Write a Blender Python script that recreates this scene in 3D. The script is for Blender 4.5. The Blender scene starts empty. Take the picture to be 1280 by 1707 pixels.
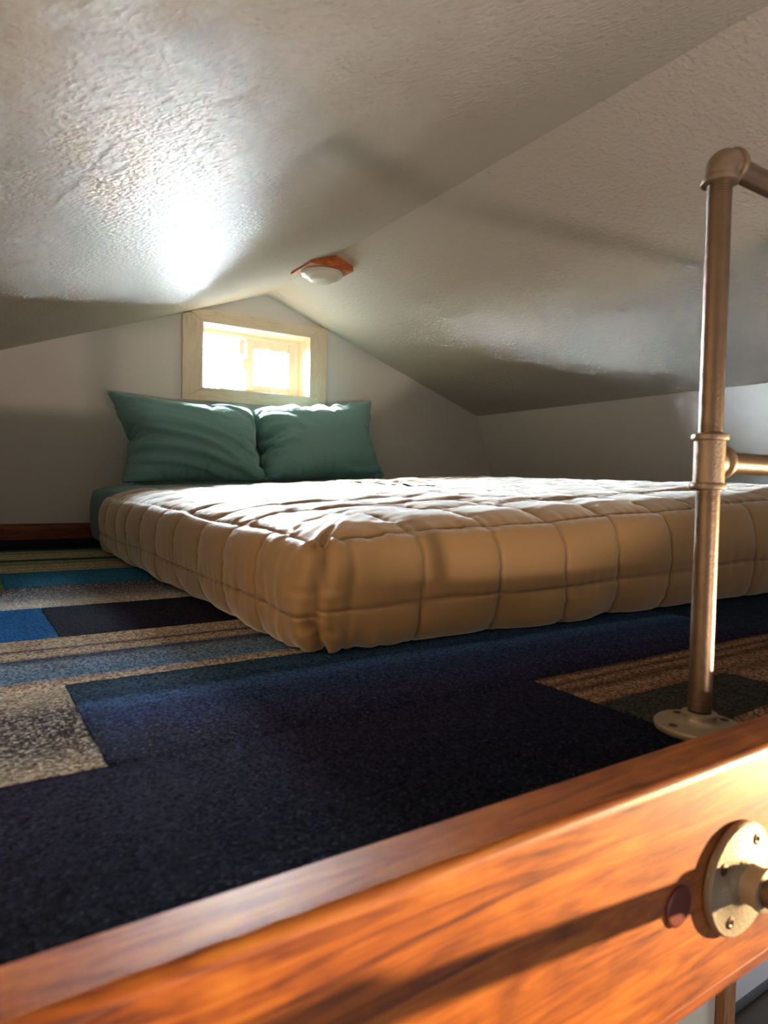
import bpy, bmesh, math, random
import numpy as np
from mathutils import Matrix, Vector

SC = bpy.context.scene
COL = SC.collection

# ------------------------------------------------------------------ camera
F_PX, YAW, PITCH, ROLL, CAM_Z = 1106.66, .5751, .0416, .0186, .2328
cy_, sy_, cp_, sp_ = math.cos(YAW), math.sin(YAW), math.cos(PITCH), math.sin(PITCH)
f_ = Vector((sy_*cp_, cy_*cp_, -sp_)); r0 = Vector((cy_, -sy_, 0)); u0 = r0.cross(f_)
cr_, sr_ = math.cos(ROLL), math.sin(ROLL)
r_ = cr_*r0 + sr_*u0; u_ = -sr_*r0 + cr_*u0
cam = bpy.data.cameras.new('camera'); cam_o = bpy.data.objects.new('camera', cam); COL.objects.link(cam_o)
cam_o.matrix_world = Matrix(((r_[0], u_[0], -f_[0], 0), (r_[1], u_[1], -f_[1], 0), (r_[2], u_[2], -f_[2], CAM_Z), (0, 0, 0, 1)))
cam.sensor_fit = 'HORIZONTAL'; cam.sensor_width = 36; cam.lens = 36*F_PX/1280
cam.clip_start = .01; cam.clip_end = 100
cam.dof.use_dof = True; cam.dof.focus_distance = 1.35; cam.dof.aperture_fstop = cam.lens/3.3
SC.camera = cam_o

# ------------------------------------------------------------------ world, sun, lamps
W = bpy.data.worlds.new('sky'); SC.world = W; W.use_nodes = True
bg = W.node_tree.nodes['Background']
bg.inputs[0].default_value = (.80, .92, 1.0, 1); bg.inputs[1].default_value = 400.0

def light(name, kind, loc, target, energy, color, size=None, size_y=None):
    l = bpy.data.lights.new(name, kind); l.energy = energy; l.color = color
    o = bpy.data.objects.new(name, l); COL.objects.link(o); o.location = loc
    d = Vector(target) - Vector(loc)
    o.rotation_euler = d.to_track_quat('-Z', 'Y').to_euler()
    if kind == 'AREA':
        l.shape = 'RECTANGLE' if size_y else 'DISK'
        l.size = size
        if size_y: l.size_y = size_y
    if kind == 'SPOT':
        l.shadow_soft_size = size
    return o, l

# the sun through the gable window
o, l = light('sun', 'SUN', (0.2, 5, 2), (0.2+.28, 5-1, 2-.72), 70.0, (1.0, .93, .82)); l.angle = math.radians(.9)
# low warm light rising from the room below (casts the rail's shadow on the ceiling)
o, l = light('low_room_lamp', 'SPOT', (.68, -1.237, -.151), (.76, .7, .90), 64.0, (1.0, .76, .58), .045); l.spot_size = math.radians(45); l.spot_blend = .12
# warm light from the low right-hand side of the room below
o, l = light('side_room_lamp', 'AREA', (2.4, -.455, -.26), (.22, .30, -.03), 8.0, (1.0, .70, .38), .055); l.spread = math.radians(30)
# added fill light behind the camera, set low so it rises into the loft
light('main_room_fill', 'AREA', (1.2, -2.5, -.75), (1.2, 1.4, .5), 17.0, (.84, .93, 1.0), 1.8, 1.0)

# added fill under the loft, out of view, brightens the panels there
light('under_loft_fill', 'AREA', (1.75, .25, -.25), (1.2, .62, -.6), 2.2, (.95, .97, 1.0), .25)
SC.view_settings.view_transform = 'Standard'
try: SC.view_settings.look = 'None'
except Exception: pass
SC.view_settings.exposure = 0.12; SC.view_settings.gamma = 1; SC.view_settings.use_curve_mapping = False
SC.cycles.max_bounces = 8; SC.cycles.diffuse_bounces = 5; SC.cycles.glossy_bounces = 3
SC.cycles.transparent_max_bounces = 8; SC.cycles.sample_clamp_indirect = 6.0
SC.cycles.use_denoising = True

# ------------------------------------------------------------------ helpers
def srgb(r, g, b):
    def c(v):
        v /= 255.
        return v/12.92 if v <= .04045 else ((v+.055)/1.055)**2.4
    return (c(r), c(g), c(b), 1)

class NT:
    def __init__(s, name):
        s.m = bpy.data.materials.new(name); s.m.use_nodes = True
        s.t = s.m.node_tree; s.b = s.t.nodes['Principled BSDF']
    def n(s, typ, **k):
        nd = s.t.nodes.new(typ)
        for a, v in k.items(): setattr(nd, a, v)
        return nd
    def l(s, a, b): s.t.links.new(a, b)
    def coord(s, scale=(1, 1, 1), which='Object', rot=(0, 0, 0), loc=(0, 0, 0)):
        tc = s.n('ShaderNodeTexCoord'); mp = s.n('ShaderNodeMapping')
        mp.inputs['Scale'].default_value = scale; mp.inputs['Rotation'].default_value = rot
        mp.inputs['Location'].default_value = loc
        s.l(tc.outputs[which], mp.inputs['Vector']); return mp.outputs[0]
    def noise(s, vec, scale, detail=3, rough=.5, dist=0):
        nd = s.n('ShaderNodeTexNoise'); nd.inputs['Scale'].default_value = scale
        nd.inputs['Detail'].default_value = detail; nd.inputs['Roughness'].default_value = rough
        nd.inputs['Distortion'].default_value = dist
        if vec is not None: s.l(vec, nd.inputs['Vector'])
        return nd.outputs['Fac']
    def ramp(s, fac, stops, interp='LINEAR'):
        nd = s.n('ShaderNodeValToRGB'); nd.color_ramp.interpolation = interp
        e = nd.color_ramp.elements
        while len(e) > 1: e.remove(e[-1])
        e[0].position = stops[0][0]; e[0].color = stops[0][1]
        for p, c in stops[1:]:
            k = e.new(p); k.color = c
        s.l(fac, nd.inputs[0]); return nd.outputs[0]
    def mix(s, fac, a, b, blend='MIX'):
        nd = s.n('ShaderNodeMix', data_type='RGBA', blend_type=blend)
        for i, v in ((0, fac), (6, a), (7, b)):
            if hasattr(v, 'is_output') or hasattr(v, 'links'): s.l(v, nd.inputs[i])
            else: nd.inputs[i].default_value = v
        return nd.outputs[2]
    def math(s, op, a, b=None, c=None, clamp=False):
        nd = s.n('ShaderNodeMath', operation=op, use_clamp=clamp)
        for i, v in enumerate((a, b, c)):
            if v is None: continue
            if hasattr(v, 'links'): s.l(v, nd.inputs[i])
            else: nd.inputs[i].default_value = v
        return nd.outputs[0]
    def bump(s, h, strength=.3, dist=.002, prev=None):
        nd = s.n('ShaderNodeBump'); nd.inputs['Strength'].default_value = strength
        nd.inputs['Distance'].default_value = dist
        s.l(h, nd.inputs['Height'])
        if prev is not None: s.l(prev, nd.inputs['Normal'])
        s.l(nd.outputs[0], s.b.inputs['Normal']); return nd.outputs[0]
    def set(s, **k):
        for a, v in k.items():
            i = s.b.inputs[a.replace('_', ' ')]
            if hasattr(v, 'links'): s.l(v, i)
            else: i.default_value = v
        return s

M = {}
def paint(name, col, rough, bs, spec=.5, bscale=90):
    n = NT(name); v = n.coord()
    n.set(Base_Color=n.mix(n.noise(v, 3, 3), col, tuple(c*.93 for c in col[:3])+(1,)), Roughness=rough)
    n.b.inputs['Specular IOR Level'].default_value = spec
    a = n.noise(v, bscale, 3, .55); b = n.noise(v, bscale*.28, 2)
    h = n.math('ADD', n.math('MULTIPLY', a, .6), n.math('MULTIPLY', b, .8))
    n.bump(h, bs, .004)
    M[name] = n.m; return n
# gloss ceiling with sprayed "orange peel" texture
def ceil_mat():
    n = NT('ceiling_gloss_paint'); v = n.coord()
    col = n.mix(n.noise(v, 2.2, 3), srgb(216, 212, 203), srgb(207, 204, 196))
    # little scuffs where the texture has been knocked
    sp = n.ramp(n.noise(v, 70, 2, .5), [(.72, (0, 0, 0, 1)), (.76, (1, 1, 1, 1))])
    area = n.ramp(n.noise(v, 1.7, 2), [(.5, (0, 0, 0, 1)), (.62, (1, 1, 1, 1))])
    f = n.math('MULTIPLY', n.math('MULTIPLY', sp, area), .5)
    col = n.mix(f, col, srgb(150, 128, 105))
    n.set(Base_Color=col, Roughness=.58)
    n.b.inputs['Specular IOR Level'].default_value = .055
    vo = n.n('ShaderNodeTexVoronoi', feature='SMOOTH_F1'); vo.inputs['Scale'].default_value = 100
    nd = n.noise(v, 60, 3, .5)
    ov = n.n('ShaderNodeVectorMath', operation='ADD'); n.l(v, ov.inputs[0])
    sc = n.n('ShaderNodeVectorMath', operation='SCALE'); 
    cb = n.n('ShaderNodeTexNoise'); cb.inputs['Scale'].default_value = 40; n.l(v, cb.inputs['Vector'])
    n.l(cb.outputs['Color'], sc.inputs[0]); sc.inputs['Scale'].default_value = .02
    n.l(sc.outputs[0], ov.inputs[1]); n.l(ov.outputs[0], vo.inputs['Vector'])
    h1 = n.ramp(vo.outputs['Distance'], [(0.05, (1, 1, 1, 1)), (.55, (0, 0, 0, 1))])
    h = n.math('ADD', n.math('MULTIPLY', h1, .55), n.math('MULTIPLY', nd, .9))
    n.bump(h, .55, .0030)
    M['ceil'] = n.m
ceil_mat()
paint('wall_paint', srgb(236, 233, 231), .5, .22, .4, 45)
paint('kitchen_white', srgb(205, 208, 216), .5, .03)
paint('cream_panel', srgb(235, 228, 215), .5, .03)

def wood(name, dark, mid, light_, scale=(1, 1, 1), rough=.35, bs=.05, knots=False, gs=9, coat=0.0):
    n = NT(name); v = n.coord(scale)
    w = n.noise(v, gs*.35, 3, .5, .6)
    vv = n.n('ShaderNodeVectorMath', operation='MULTIPLY_ADD')
    cmb = n.n('ShaderNodeCombineXYZ'); n.l(w, cmb.inputs[1]); n.l(w, cmb.inputs[2])
    n.l(cmb.outputs[0], vv.inputs[0]); vv.inputs[1].default_value = (0, .9, .9); n.l(v, vv.inputs[2])
    g1 = n.noise(vv.outputs[0], gs, 5, .6, .4)
    g2 = n.noise(v, gs*7, 4, .6)
    g = n.math('ADD', n.math('MULTIPLY', g1, .8), n.math('MULTIPLY', g2, .25))
    c = n.ramp(g, [(.36, dark), (.50, mid), (.66, light_)])
    n.set(Base_Color=c, Roughness=rough); n.b.inputs['Coat Weight'].default_value = coat
    n.b.inputs['Coat Roughness'].default_value = .3
    n.bump(g, bs, .002); M[name] = n.m; return n
def beam_wood(name, scale, sat=1.0):
    n = NT(name); v = n.coord(scale)
    warp_ = n.n('ShaderNodeTexNoise'); warp_.inputs['Scale'].default_value = 1.3; warp_.inputs['Detail'].default_value = 2
    n.l(v, warp_.inputs['Vector'])
    ad = n.n('ShaderNodeVectorMath', operation='MULTIPLY_ADD'); n.l(warp_.outputs['Color'], ad.inputs[0])
    ad.inputs[1].default_value = (.5, .5, 1.6); n.l(v, ad.inputs[2])
    rings = n.noise(ad.outputs[0], 2.4, 6, .62, 1.2)
    fine = n.noise(v, 16, 4, .6)
    blot = n.noise(n.coord((1, 1, 1)), 14, 3, .55, .8)
    g = n.math('ADD', n.math('MULTIPLY', rings, .65), n.math('MULTIPLY', fine, .18))
    g = n.math('ADD', g, n.math('MULTIPLY', blot, .25))
    c = n.ramp(g, [(.38, srgb(70, 30, 8)), (.46, srgb(118, 58, 14)), (.56, srgb(156, 84, 20)), (.68, srgb(180, 112, 36))])
    n.set(Base_Color=c, Roughness=.42); n.b.inputs['Coat Weight'].default_value = .15; n.b.inputs['Coat Roughness'].default_value = .35
    n.bump(g, .15, .002); M[name] = n.m
beam_wood('beam_wood', (2.2, 26, 26))
wood('baseboard_wood', srgb(70, 32, 14), srgb(120, 58, 26), srgb(150, 82, 40), (1, 12, 12), .4)
wood('maple', srgb(222, 198, 168), srgb(234, 214, 188), srgb(240, 224, 202), (6, 6, 1.2), .42, .02)
wood('maple_x', srgb(222, 198, 168), srgb(234, 214, 188), srgb(240, 224, 202), (1.2, 6, 6), .42, .02)
wood('lamp_wood', srgb(140, 66, 28), srgb(176, 92, 44), srgb(200, 120, 66), (3, 8, 8), .4, .02)
wood('dowel_wood', srgb(170, 110, 60), srgb(205, 150, 95), srgb(220, 170, 118), (1, 20, 20), .5, .02)
wood('door_wood', srgb(120, 76, 44), srgb(160, 110, 70), srgb(180, 130, 88), (12, 12, 1), .5, .02)

def simple(name, col, rough=.5, metal=0.0, bs=0, bscale=200, spec=.5, var=.12):
    n = NT(name); v = n.coord()
    k = n.noise(v, bscale*.2, 4)
    n.set(Base_Color=n.mix(k, tuple(c*(1-var) for c in col[:3])+(1,), tuple(min(1, c*(1+var)) for c in col[:3])+(1,)), Roughness=rough, Metallic=metal)
    n.b.inputs['Specular IOR Level'].default_value = spec
    if bs: n.bump(n.noise(v, bscale, 3), bs, .001)
    M[name] = n.m; return n
simple('vinyl', srgb(240, 230, 214), .4)
simple('latch_white', srgb(225, 225, 222), .35)
simple('dome_glass', srgb(238, 236, 226), .22, spec=.6, var=.01)
simple('iron_pipe', srgb(118, 98, 80), .42, .7, .35, 300, var=.25)
simple('iron_fitting', srgb(140, 122, 104), .45, .6, .5, 500, var=.2)
simple('galvanised', srgb(158, 146, 126), .48, .6, .5, 400, var=.15)
simple('thread', srgb(30, 24, 20), .6, .2)
simple('screw', srgb(90, 62, 40), .4, .8)
simple('stone_dark', srgb(50, 44, 30), .35, 0, .1, 80, var=.5)
simple('ground_outside', srgb(120, 124, 122), .9, 0, 0, 3, var=.15)
simple('plug', srgb(96, 32, 16), .4, 0, .1, 80, var=.3)
simple('subfloor', srgb(140, 110, 80), .8)
simple('plain_dark', srgb(60, 50, 42), .8)

def glass():
    n = NT('window_glass'); t = n.n('ShaderNodeBsdfTransparent'); gl = n.n('ShaderNodeBsdfGlossy'); gl.inputs['Roughness'].default_value = .02
    fr = n.n('ShaderNodeFresnel'); fr.inputs['IOR'].default_value = 1.45; mx = n.n('ShaderNodeMixShader')
    t.inputs[0].default_value = (.97, .98, .98, 1)
    n.l(fr.outputs[0], mx.inputs[0]); n.l(t.outputs[0], mx.inputs[1]); n.l(gl.outputs[0], mx.inputs[2])
    n.l(mx.outputs[0], n.t.nodes['Material Output'].inputs[0]); M['glass'] = n.m
glass()

def cloth(name, col, weave=900, sheen=.2, bs=.15, var=.06, wr=0.0, wscale=(1, 1, 1)):
    n = NT(name); v = n.coord()
    k = n.noise(v, 5, 3)
    n.set(Base_Color=n.mix(k, tuple(c*(1-var) for c in col[:3])+(1,), tuple(min(1, c*(1+var)) for c in col[:3])+(1,)), Roughness=.85)
    n.b.inputs['Sheen Weight'].default_value = sheen; n.b.inputs['Sheen Roughness'].default_value = .4
    n.b.inputs['Specular IOR Level'].default_value = .25
    b1 = n.bump(n.noise(v, weave, 2), bs, .0005)
    if wr:
        v2 = n.coord(wscale)
        w = n.noise(v2, 14, 4, .55, .7)
        w = n.math('ABSOLUTE', n.math('SUBTRACT', w, .5))
        n.bump(n.math('MULTIPLY', w, 2), wr, .012, b1)
    M[name] = n.m; return n
qn = cloth('quilt_cotton', srgb(174, 138, 90), 900, .9, .12, .05, .0)
at = qn.n('ShaderNodeAttribute'); at.attribute_name = 'stitch'
bc = qn.b.inputs['Base Color'].links[0].from_socket
qn.l(qn.mix(qn.math('MULTIPLY', at.outputs['Fac'], .75), bc, srgb(92, 62, 34)), qn.b.inputs['Base Color'])
qn.b.inputs['Roughness'].default_value = .58; qn.b.inputs['Specular IOR Level'].default_value = .6
cloth('quilt_seam', srgb(120, 92, 58), 900, .1, .1)
cloth('sheet_teal', srgb(116, 160, 166), 900, .15, .1, .05, .12)
cloth('pillow_teal', srgb(128, 176, 180), 900, .25, .1, .05, .35, (.8, .8, 1.6))
cloth('mattress_white', srgb(210, 208, 200), 600, .1)

# carpet: bands run along each tile's long side (object X); v = object Y / .25
def carpet(name, stops, speck=.35, speck_cols=None, streak=.10, seed=0, yscale=4.0, patch=None, loop=470, smix=.85, gain=1.5, interp='LINEAR'):
    n = NT(name)
    tc = n.n('ShaderNodeTexCoord'); sep = n.n('ShaderNodeSeparateXYZ'); n.l(tc.outputs['Object'], sep.inputs[0])
    mp = n.n('ShaderNodeMapping'); mp.inputs['Scale'].default_value = (3.5, 60, 1); mp.inputs['Location'].default_value = (seed, seed*.7, 0)
    n.l(tc.outputs['Object'], mp.inputs['Vector'])
    st = n.noise(mp.outputs[0], 1.0, 5, .65)
    lp = n.n('ShaderNodeMapping'); lp.inputs['Scale'].default_value = (.75, 1, 1); n.l(tc.outputs['Object'], lp.inputs['Vector'])
    vor = n.n('ShaderNodeTexVoronoi'); vor.inputs['Scale'].default_value = loop; n.l(lp.outputs[0], vor.inputs['Vector'])
    sx = n.n('ShaderNodeSeparateColor'); n.l(vor.outputs['Color'], sx.inputs[0])
    vv = n.math('MULTIPLY', sep.outputs[1], yscale)
    vv = n.math('ADD', vv, n.math('MULTIPLY', n.math('SUBTRACT', st, .5), streak))
    base = n.ramp(vv, stops, interp)
    if patch:  # (x0, x1, v0, v1, colour)
        x0, x1, v0, v1, pc = patch
        wob = n.math('MULTIPLY', n.math('SUBTRACT', n.noise(tc.outputs['Object'], 60, 2), .5), .03)
        xx = n.math('ADD', sep.outputs[0], wob)
        a = n.math('MULTIPLY', n.math('GREATER_THAN', xx, x0), n.math('LESS_THAN', xx, x1))
        b = n.math('MULTIPLY', n.math('GREATER_THAN', vv, v0), n.math('LESS_THAN', vv, v1))
        base = n.mix(n.math('MULTIPLY', a, b), base, pc)
    big = n.noise(tc.outputs['Object'], 230, 2, .7)
    if speck_cols:
        mask = n.math('ADD', n.math('MULTIPLY', sx.outputs[0], .6), n.math('MULTIPLY', n.math('SUBTRACT', big, .5), 1.6))
        f = n.ramp(mask, [(max(0, 1-speck-.35), (0, 0, 0, 1)), (max(.02, 1-speck-.2), (1, 1, 1, 1))])
        base = n.mix(n.math('MULTIPLY', f, smix), base, speck_cols)
    j = n.math('ADD', .22*gain, n.math('MULTIPLY', sx.outputs[1], .78*gain))
    vm = n.n('ShaderNodeVectorMath', operation='SCALE'); n.l(base, vm.inputs[0]); n.l(j, vm.inputs['Scale'])
    n.set(Base_Color=vm.outputs[0], Roughness=.95)
    n.b.inputs['Specular IOR Level'].default_value = .03
    h = n.math('SUBTRACT', 1.0, n.math('MULTIPLY', vor.outputs['Distance'], 1.3))
    h = n.math('ADD', h, n.math('MULTIPLY', big, .8))
    n.bump(h, .75, .0022)
    M[name] = n.m

G = random.Random(5)
def link(name, me, mat, parent=None, smooth=False):
    o = bpy.data.objects.new(name, me); COL.objects.link(o)
    for m in (mat if isinstance(mat, (list, tuple)) else [mat]):
        me.materials.append(M[m] if isinstance(m, str) else m)
    if smooth:
        for p in me.polygons: p.use_smooth = True
    if parent: o.parent = parent
    return o
def empty(name, loc=(0, 0, 0)):
    o = bpy.data.objects.new(name, None); COL.objects.link(o); o.location = loc; o.empty_display_size = .05; return o
def tag(o, label=None, cat=None, group=None, kind=None):
    if label: o['label'] = label
    if cat: o['category'] = cat
    if group: o['group'] = group
    if kind: o['kind'] = kind
    return o
def struct(o, label=None):
    return tag(o, label, None, None, 'structure')
def mesh_pd(name, v, f):
    me = bpy.data.meshes.new(name); me.from_pydata([tuple(p) for p in v], [], f); me.validate(); me.update()
    bm = bmesh.new(); bm.from_mesh(me); bmesh.ops.recalc_face_normals(bm, faces=bm.faces); bm.to_mesh(me); bm.free()
    return me
def prism(name, poly, axis, a, b, mat, parent=None, bevel=0):
    """poly: 2D points in the two axes other than `axis`, extruded from a to b."""
    ax = 'xyz'.index(axis); oth = [i for i in range(3) if i != ax]
    v = []
    for t in (a, b):
        for p in poly:
            q = [0, 0, 0]; q[ax] = t; q[oth[0]], q[oth[1]] = p; v.append(q)
    n = len(poly)
    f = [list(range(n)), list(range(2*n-1, n-1, -1))] + [[i, (i+1) % n, n+(i+1) % n, n+i] for i in range(n)]
    me = mesh_pd(name, v, f)
    if bevel: bevel_me(me, bevel)
    return link(name, me, mat, parent)
def bevel_me(me, w, seg=2):
    bm = bmesh.new(); bm.from_mesh(me)
    bmesh.ops.bevel(bm, geom=[e for e in bm.edges], offset=w, segments=seg, affect='EDGES', profile=.6)
    bm.to_mesh(me); bm.free(); me.update()
def box(name, x0, x1, y0, y1, z0, z1, mat, parent=None, bevel=0):
    return prism(name, [(y0, z0), (y1, z0), (y1, z1), (y0, z1)], 'x', x0, x1, mat, parent, bevel)
def lathe(name, prof, centre, axis_dir, mat, parent=None, seg=40, close=True):
    """prof: (radius, distance along axis)."""
    a = Vector(axis_dir).normalized(); t = a.orthogonal().normalized(); b = a.cross(t); c = Vector(centre)
    v = []; f = []
    for r, h in prof:
        for k in range(seg):
            an = 2*math.pi*k/seg; v.append(c + a*h + t*(r*math.cos(an)) + b*(r*math.sin(an)))
    m = len(prof)
    for i in range(m-1):
        for k in range(seg):
            f.append([i*seg+k, i*seg+(k+1) % seg, (i+1)*seg+(k+1) % seg, (i+1)*seg+k])
    if close: f += [list(range(seg))[::-1], [(m-1)*seg+k for k in range(seg)]]
    me = mesh_pd(name, v, f)
    o = link(name, me, mat, parent, True)
    for p in me.polygons:
        if len(p.vertices) > 4: p.use_smooth = False
    md = o.modifiers.new('edges', 'EDGE_SPLIT'); md.split_angle = math.radians(38)
    return o
def pipe(name, a, b, r, mat, parent):
    a = Vector(a); b = Vector(b); d = b-a
    return lathe(name, [(r, 0), (r, d.length)], a, d, mat, parent, 32)

# ------------------------------------------------------------------ numpy noise
def vnoise(P, seed=0):
    P = np.asarray(P, float); i = np.floor(P).astype(np.int64); f = P-i; f = f*f*f*(f*(f*6-15)+10)
    def h(a, b, c):
        n = (a*73856093) ^ (b*19349663) ^ (c*83492791) ^ (seed*2654435)
        n = (n ^ (n >> 13))*1274126177 & 0x7fffffff
        n = (n ^ (n >> 16)) & 0xffff
        return n/65535.*2-1
    out = 0
    for dx in (0, 1):
        wx = f[:, 0] if dx else 1-f[:, 0]
        for dy in (0, 1):
            wy = f[:, 1] if dy else 1-f[:, 1]
            for dz in (0, 1):
                wz = f[:, 2] if dz else 1-f[:, 2]
                out = out + wx*wy*wz*h(i[:, 0]+dx, i[:, 1]+dy, i[:, 2]+dz)
    return out
def sstep(a, b, x):
    t = np.clip((x-a)/(b-a), 0, 1); return t*t*(3-2*t)

# ------------------------------------------------------------------ room shell
D, RX, RZ, SL = 2.83, 1.183, 1.07, .359
BX0, BX1, BZ = -.07, 2.437, .62         # where the roof breaks into the steep side slopes
def side_x(z, right=True):
    k = .375*(BZ-z)
    return BX1+k if right else BX0-k
T = .04
YB = -2.6; ZLOW = -2.1
# loft gable wall with window opening
wx0, wx1, wz0, wz1 = .884, 1.407, .624, .918
FLX0, FLX1 = side_x(0, False), side_x(0, True)
def gable(name, y, yt, hole=None):
    out = [(side_x(ZLOW*.0-.25, False), -.25), (BX0, BZ), (RX, RZ), (BX1, BZ), (side_x(-.25), -.25)]
    v = []; f = []
    if hole:
        a, b, c, d = hole
        ztl = RZ-SL*(RX-a); ztr = RZ-SL*(b-RX)
        polys = [
            [out[0], (a, -.25), (a, ztl), out[1]],
            [(b, -.25), out[4], out[3], (b, ztr)],
            [(a, -.25), (b, -.25), (b, c), (a, c)],
            [(a, d), (b, d), (b, ztr), out[2], (a, ztl)]]
    else: polys = [out]
    for p in polys:
        n0 = len(v); n = len(p)
        for t in (y, yt):
            v += [(q[0], t, q[1]) for q in p]
        f += [list(range(n0, n0+n)), list(range(n0+2*n-1, n0+n-1, -1))]
        f += [[n0+i, n0+(i+1) % n, n0+n+(i+1) % n, n0+n+i] for i in range(n)]
    me = bpy.data.meshes.new(name); me.from_pydata(v, [], f); me.update()
    bm = bmesh.new(); bm.from_mesh(me); bmesh.ops.recalc_face_normals(bm, faces=bm.faces); bm.to_mesh(me); bm.free()
    return link(name, me, 'wall_paint')
struct(gable('wall_back', D, D+.14, (wx0, wx1, wz0, wz1)), 'white gable wall behind the bed with the small window')
# roof planes (thick), the ceiling is two glossy slopes in one object
EY = 2.975
def slab(name, a, b, mat, out=.06):
    # a,b: (x,z) ends; thickness goes outward (up)
    dx, dz = b[0]-a[0], b[1]-a[1]; L = math.hypot(dx, dz); nx, nz = -dz/L*out, dx/L*out
    return [a, b, (b[0]+nx, b[1]+nz), (a[0]+nx, a[1]+nz)]
me_v = []; me_f = []
pts = [(BX0, BZ), (RX, RZ), (BX1, BZ)]
# finely divided ridge with tiny rounding
poly = [(BX0, BZ), (RX-.004, RZ-.0015), (RX, RZ-.0005), (RX+.004, RZ-.0015), (BX1, BZ), (BX1+.02, BZ+.06), (RX, RZ+.07), (BX0-.02, BZ+.06)]
ceil = prism('ceiling', poly, 'y', YB, EY, 'ceil'); struct(ceil, 'glossy textured white gabled ceiling')
zb = -.25
wr = prism('wall_right', [(BX1, BZ), (side_x(zb), zb), (side_x(zb)+.06, zb), (BX1+.06, BZ+.03)], 'y', YB, EY, 'wall_paint'); struct(wr, 'white steep side wall on the right of the loft')
wl = prism('wall_left', [(BX0, BZ), (side_x(zb, False), zb), (side_x(zb, False)-.06, zb), (BX0-.06, BZ+.03)], 'y', YB, EY, 'wall_paint'); struct(wl, 'white steep side wall on the left of the loft')
# lower storey of the house (around and behind the camera)
LX0, LX1 = side_x(zb, False), side_x(zb)
struct(box('wall_right', LX1, LX1+.06, YB, D, ZLOW, zb, 'kitchen_white'), 'lower right wall of the room below')
struct(box('wall_left', LX0-.06, LX0, YB, D, ZLOW, zb, 'kitchen_white'), 'lower left wall of the room below')
p = [(LX0-.06, ZLOW), (LX1+.06, ZLOW), (LX1+.06, zb), (side_x(zb), zb), (BX1, BZ), (RX, RZ), (BX0, BZ), (side_x(zb, False), zb), (LX0-.06, zb)]
struct(prism('wall_front', p, 'y', YB-.06, YB, 'wall_paint'), 'far end wall of the main room')
struct(box('floor', LX0-.06, LX1+.06, YB-.06, D, ZLOW-.05, ZLOW, 'door_wood'), 'plank floor of the room below')

struct(box('ground', -30, 30, 3.6, 70, ZLOW-.6, ZLOW-.5, 'ground_outside'), 'bare ground outside the window')

# loft floor with its carpet tiles
YF0, YF1 = .270, .311                     # beam front and back
floor = box('floor', side_x(-.1, False), side_x(-.1), YF1+.001, D, -.12, -.006, 'subfloor'); struct(floor, 'loft floor laid with striped carpet tiles')

NAVY = srgb(20, 27, 48); NAVY2 = srgb(36, 44, 72); CHAR = srgb(52, 50, 68); CHARD = srgb(40, 40, 56)
BEI = srgb(186, 172, 154); BEID = srgb(128, 116, 104); TEAL = srgb(50, 112, 150); TEALD = srgb(56, 104, 132)
BLU = srgb(16, 92, 160); BLUS = srgb(96, 134, 172); GRN = srgb(88, 104, 82); DKG = srgb(40, 50, 48); TAN = srgb(158, 128, 104); TAND = srgb(84, 68, 58)
carpet('carpet_navy', [(0, srgb(18, 22, 30)), (.35, srgb(24, 28, 42)), (.6, srgb(32, 34, 52)), (.85, srgb(38, 40, 62)), (1, srgb(40, 42, 66))], .1, srgb(70, 74, 96), .3, 1, smix=.35, gain=1.3)
carpet('carpet_blue_field', [(0, srgb(33, 35, 55)), (.25, srgb(46, 50, 78)), (.5, srgb(46, 62, 104)), (.66, srgb(60, 92, 140)), (.74, srgb(40, 62, 90)), (.86, srgb(50, 78, 104)), (1, srgb(44, 66, 90))], .08, srgb(96, 120, 160), .22, 2, smix=.35, gain=1.5)  # middle bands lightened in the colour for window light on this tile
carpet('carpet_grey_speck', [(0, srgb(150, 148, 142)), (.12, srgb(112, 112, 116)), (.3, srgb(58, 60, 70)), (.62, srgb(70, 72, 84)), (.78, srgb(146, 142, 138)), (1, srgb(190, 182, 172))], .30, srgb(172, 172, 170), .12, 3)
carpet('carpet_beige_blue', [(0, srgb(190, 176, 158)), (.06, srgb(176, 162, 150)), (.14, BLUS), (.4, srgb(120, 138, 160)), (.52, srgb(60, 74, 104)), (.57, BEI), (.68, srgb(180, 165, 148)), (.72, srgb(66, 66, 86)), (.76, BEI), (1, srgb(196, 182, 162))], .22, srgb(46, 52, 84), .10, 4)
carpet('carpet_blue', [(0, BLU), (1, srgb(20, 100, 166))], .05, srgb(60, 130, 190), .1, 5, smix=.35, gain=1.35)
carpet('carpet_charcoal', [(0, srgb(46, 44, 62)), (.5, CHAR), (1, srgb(46, 52, 70))], .12, srgb(92, 92, 116), .2, 6, smix=.35, gain=1.0)
carpet('carpet_grey_white', [(0, srgb(196, 190, 176)), (.18, srgb(188, 184, 176)), (.42, srgb(116, 118, 128)), (.75, srgb(72, 72, 84)), (1, srgb(66, 68, 74))], .28, srgb(190, 186, 180), .35, 7)
carpet('carpet_teal', [(0, TEALD), (.3, TEAL), (.7, srgb(44, 112, 154)), (1, TEALD)], .05, srgb(70, 150, 170), .4, 8, smix=.35, gain=1.8)
carpet('carpet_green', [(0, srgb(70, 128, 86)), (1, srgb(60, 112, 80))], .2, srgb(120, 160, 120), .3, 9)
carpet('carpet_green_streak', [(0, srgb(168, 158, 136)), (.12, srgb(120, 110, 96)), (.2, srgb(170, 158, 132)), (.4, srgb(128, 124, 92)), (.55, srgb(160, 150, 118)), (.7, srgb(78, 100, 78)), (.8, srgb(150, 146, 116)), (.93, srgb(60, 84, 66)), (1, srgb(40, 66, 60))], .1, srgb(46, 52, 50), .45, 10, gain=2.4)
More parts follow.
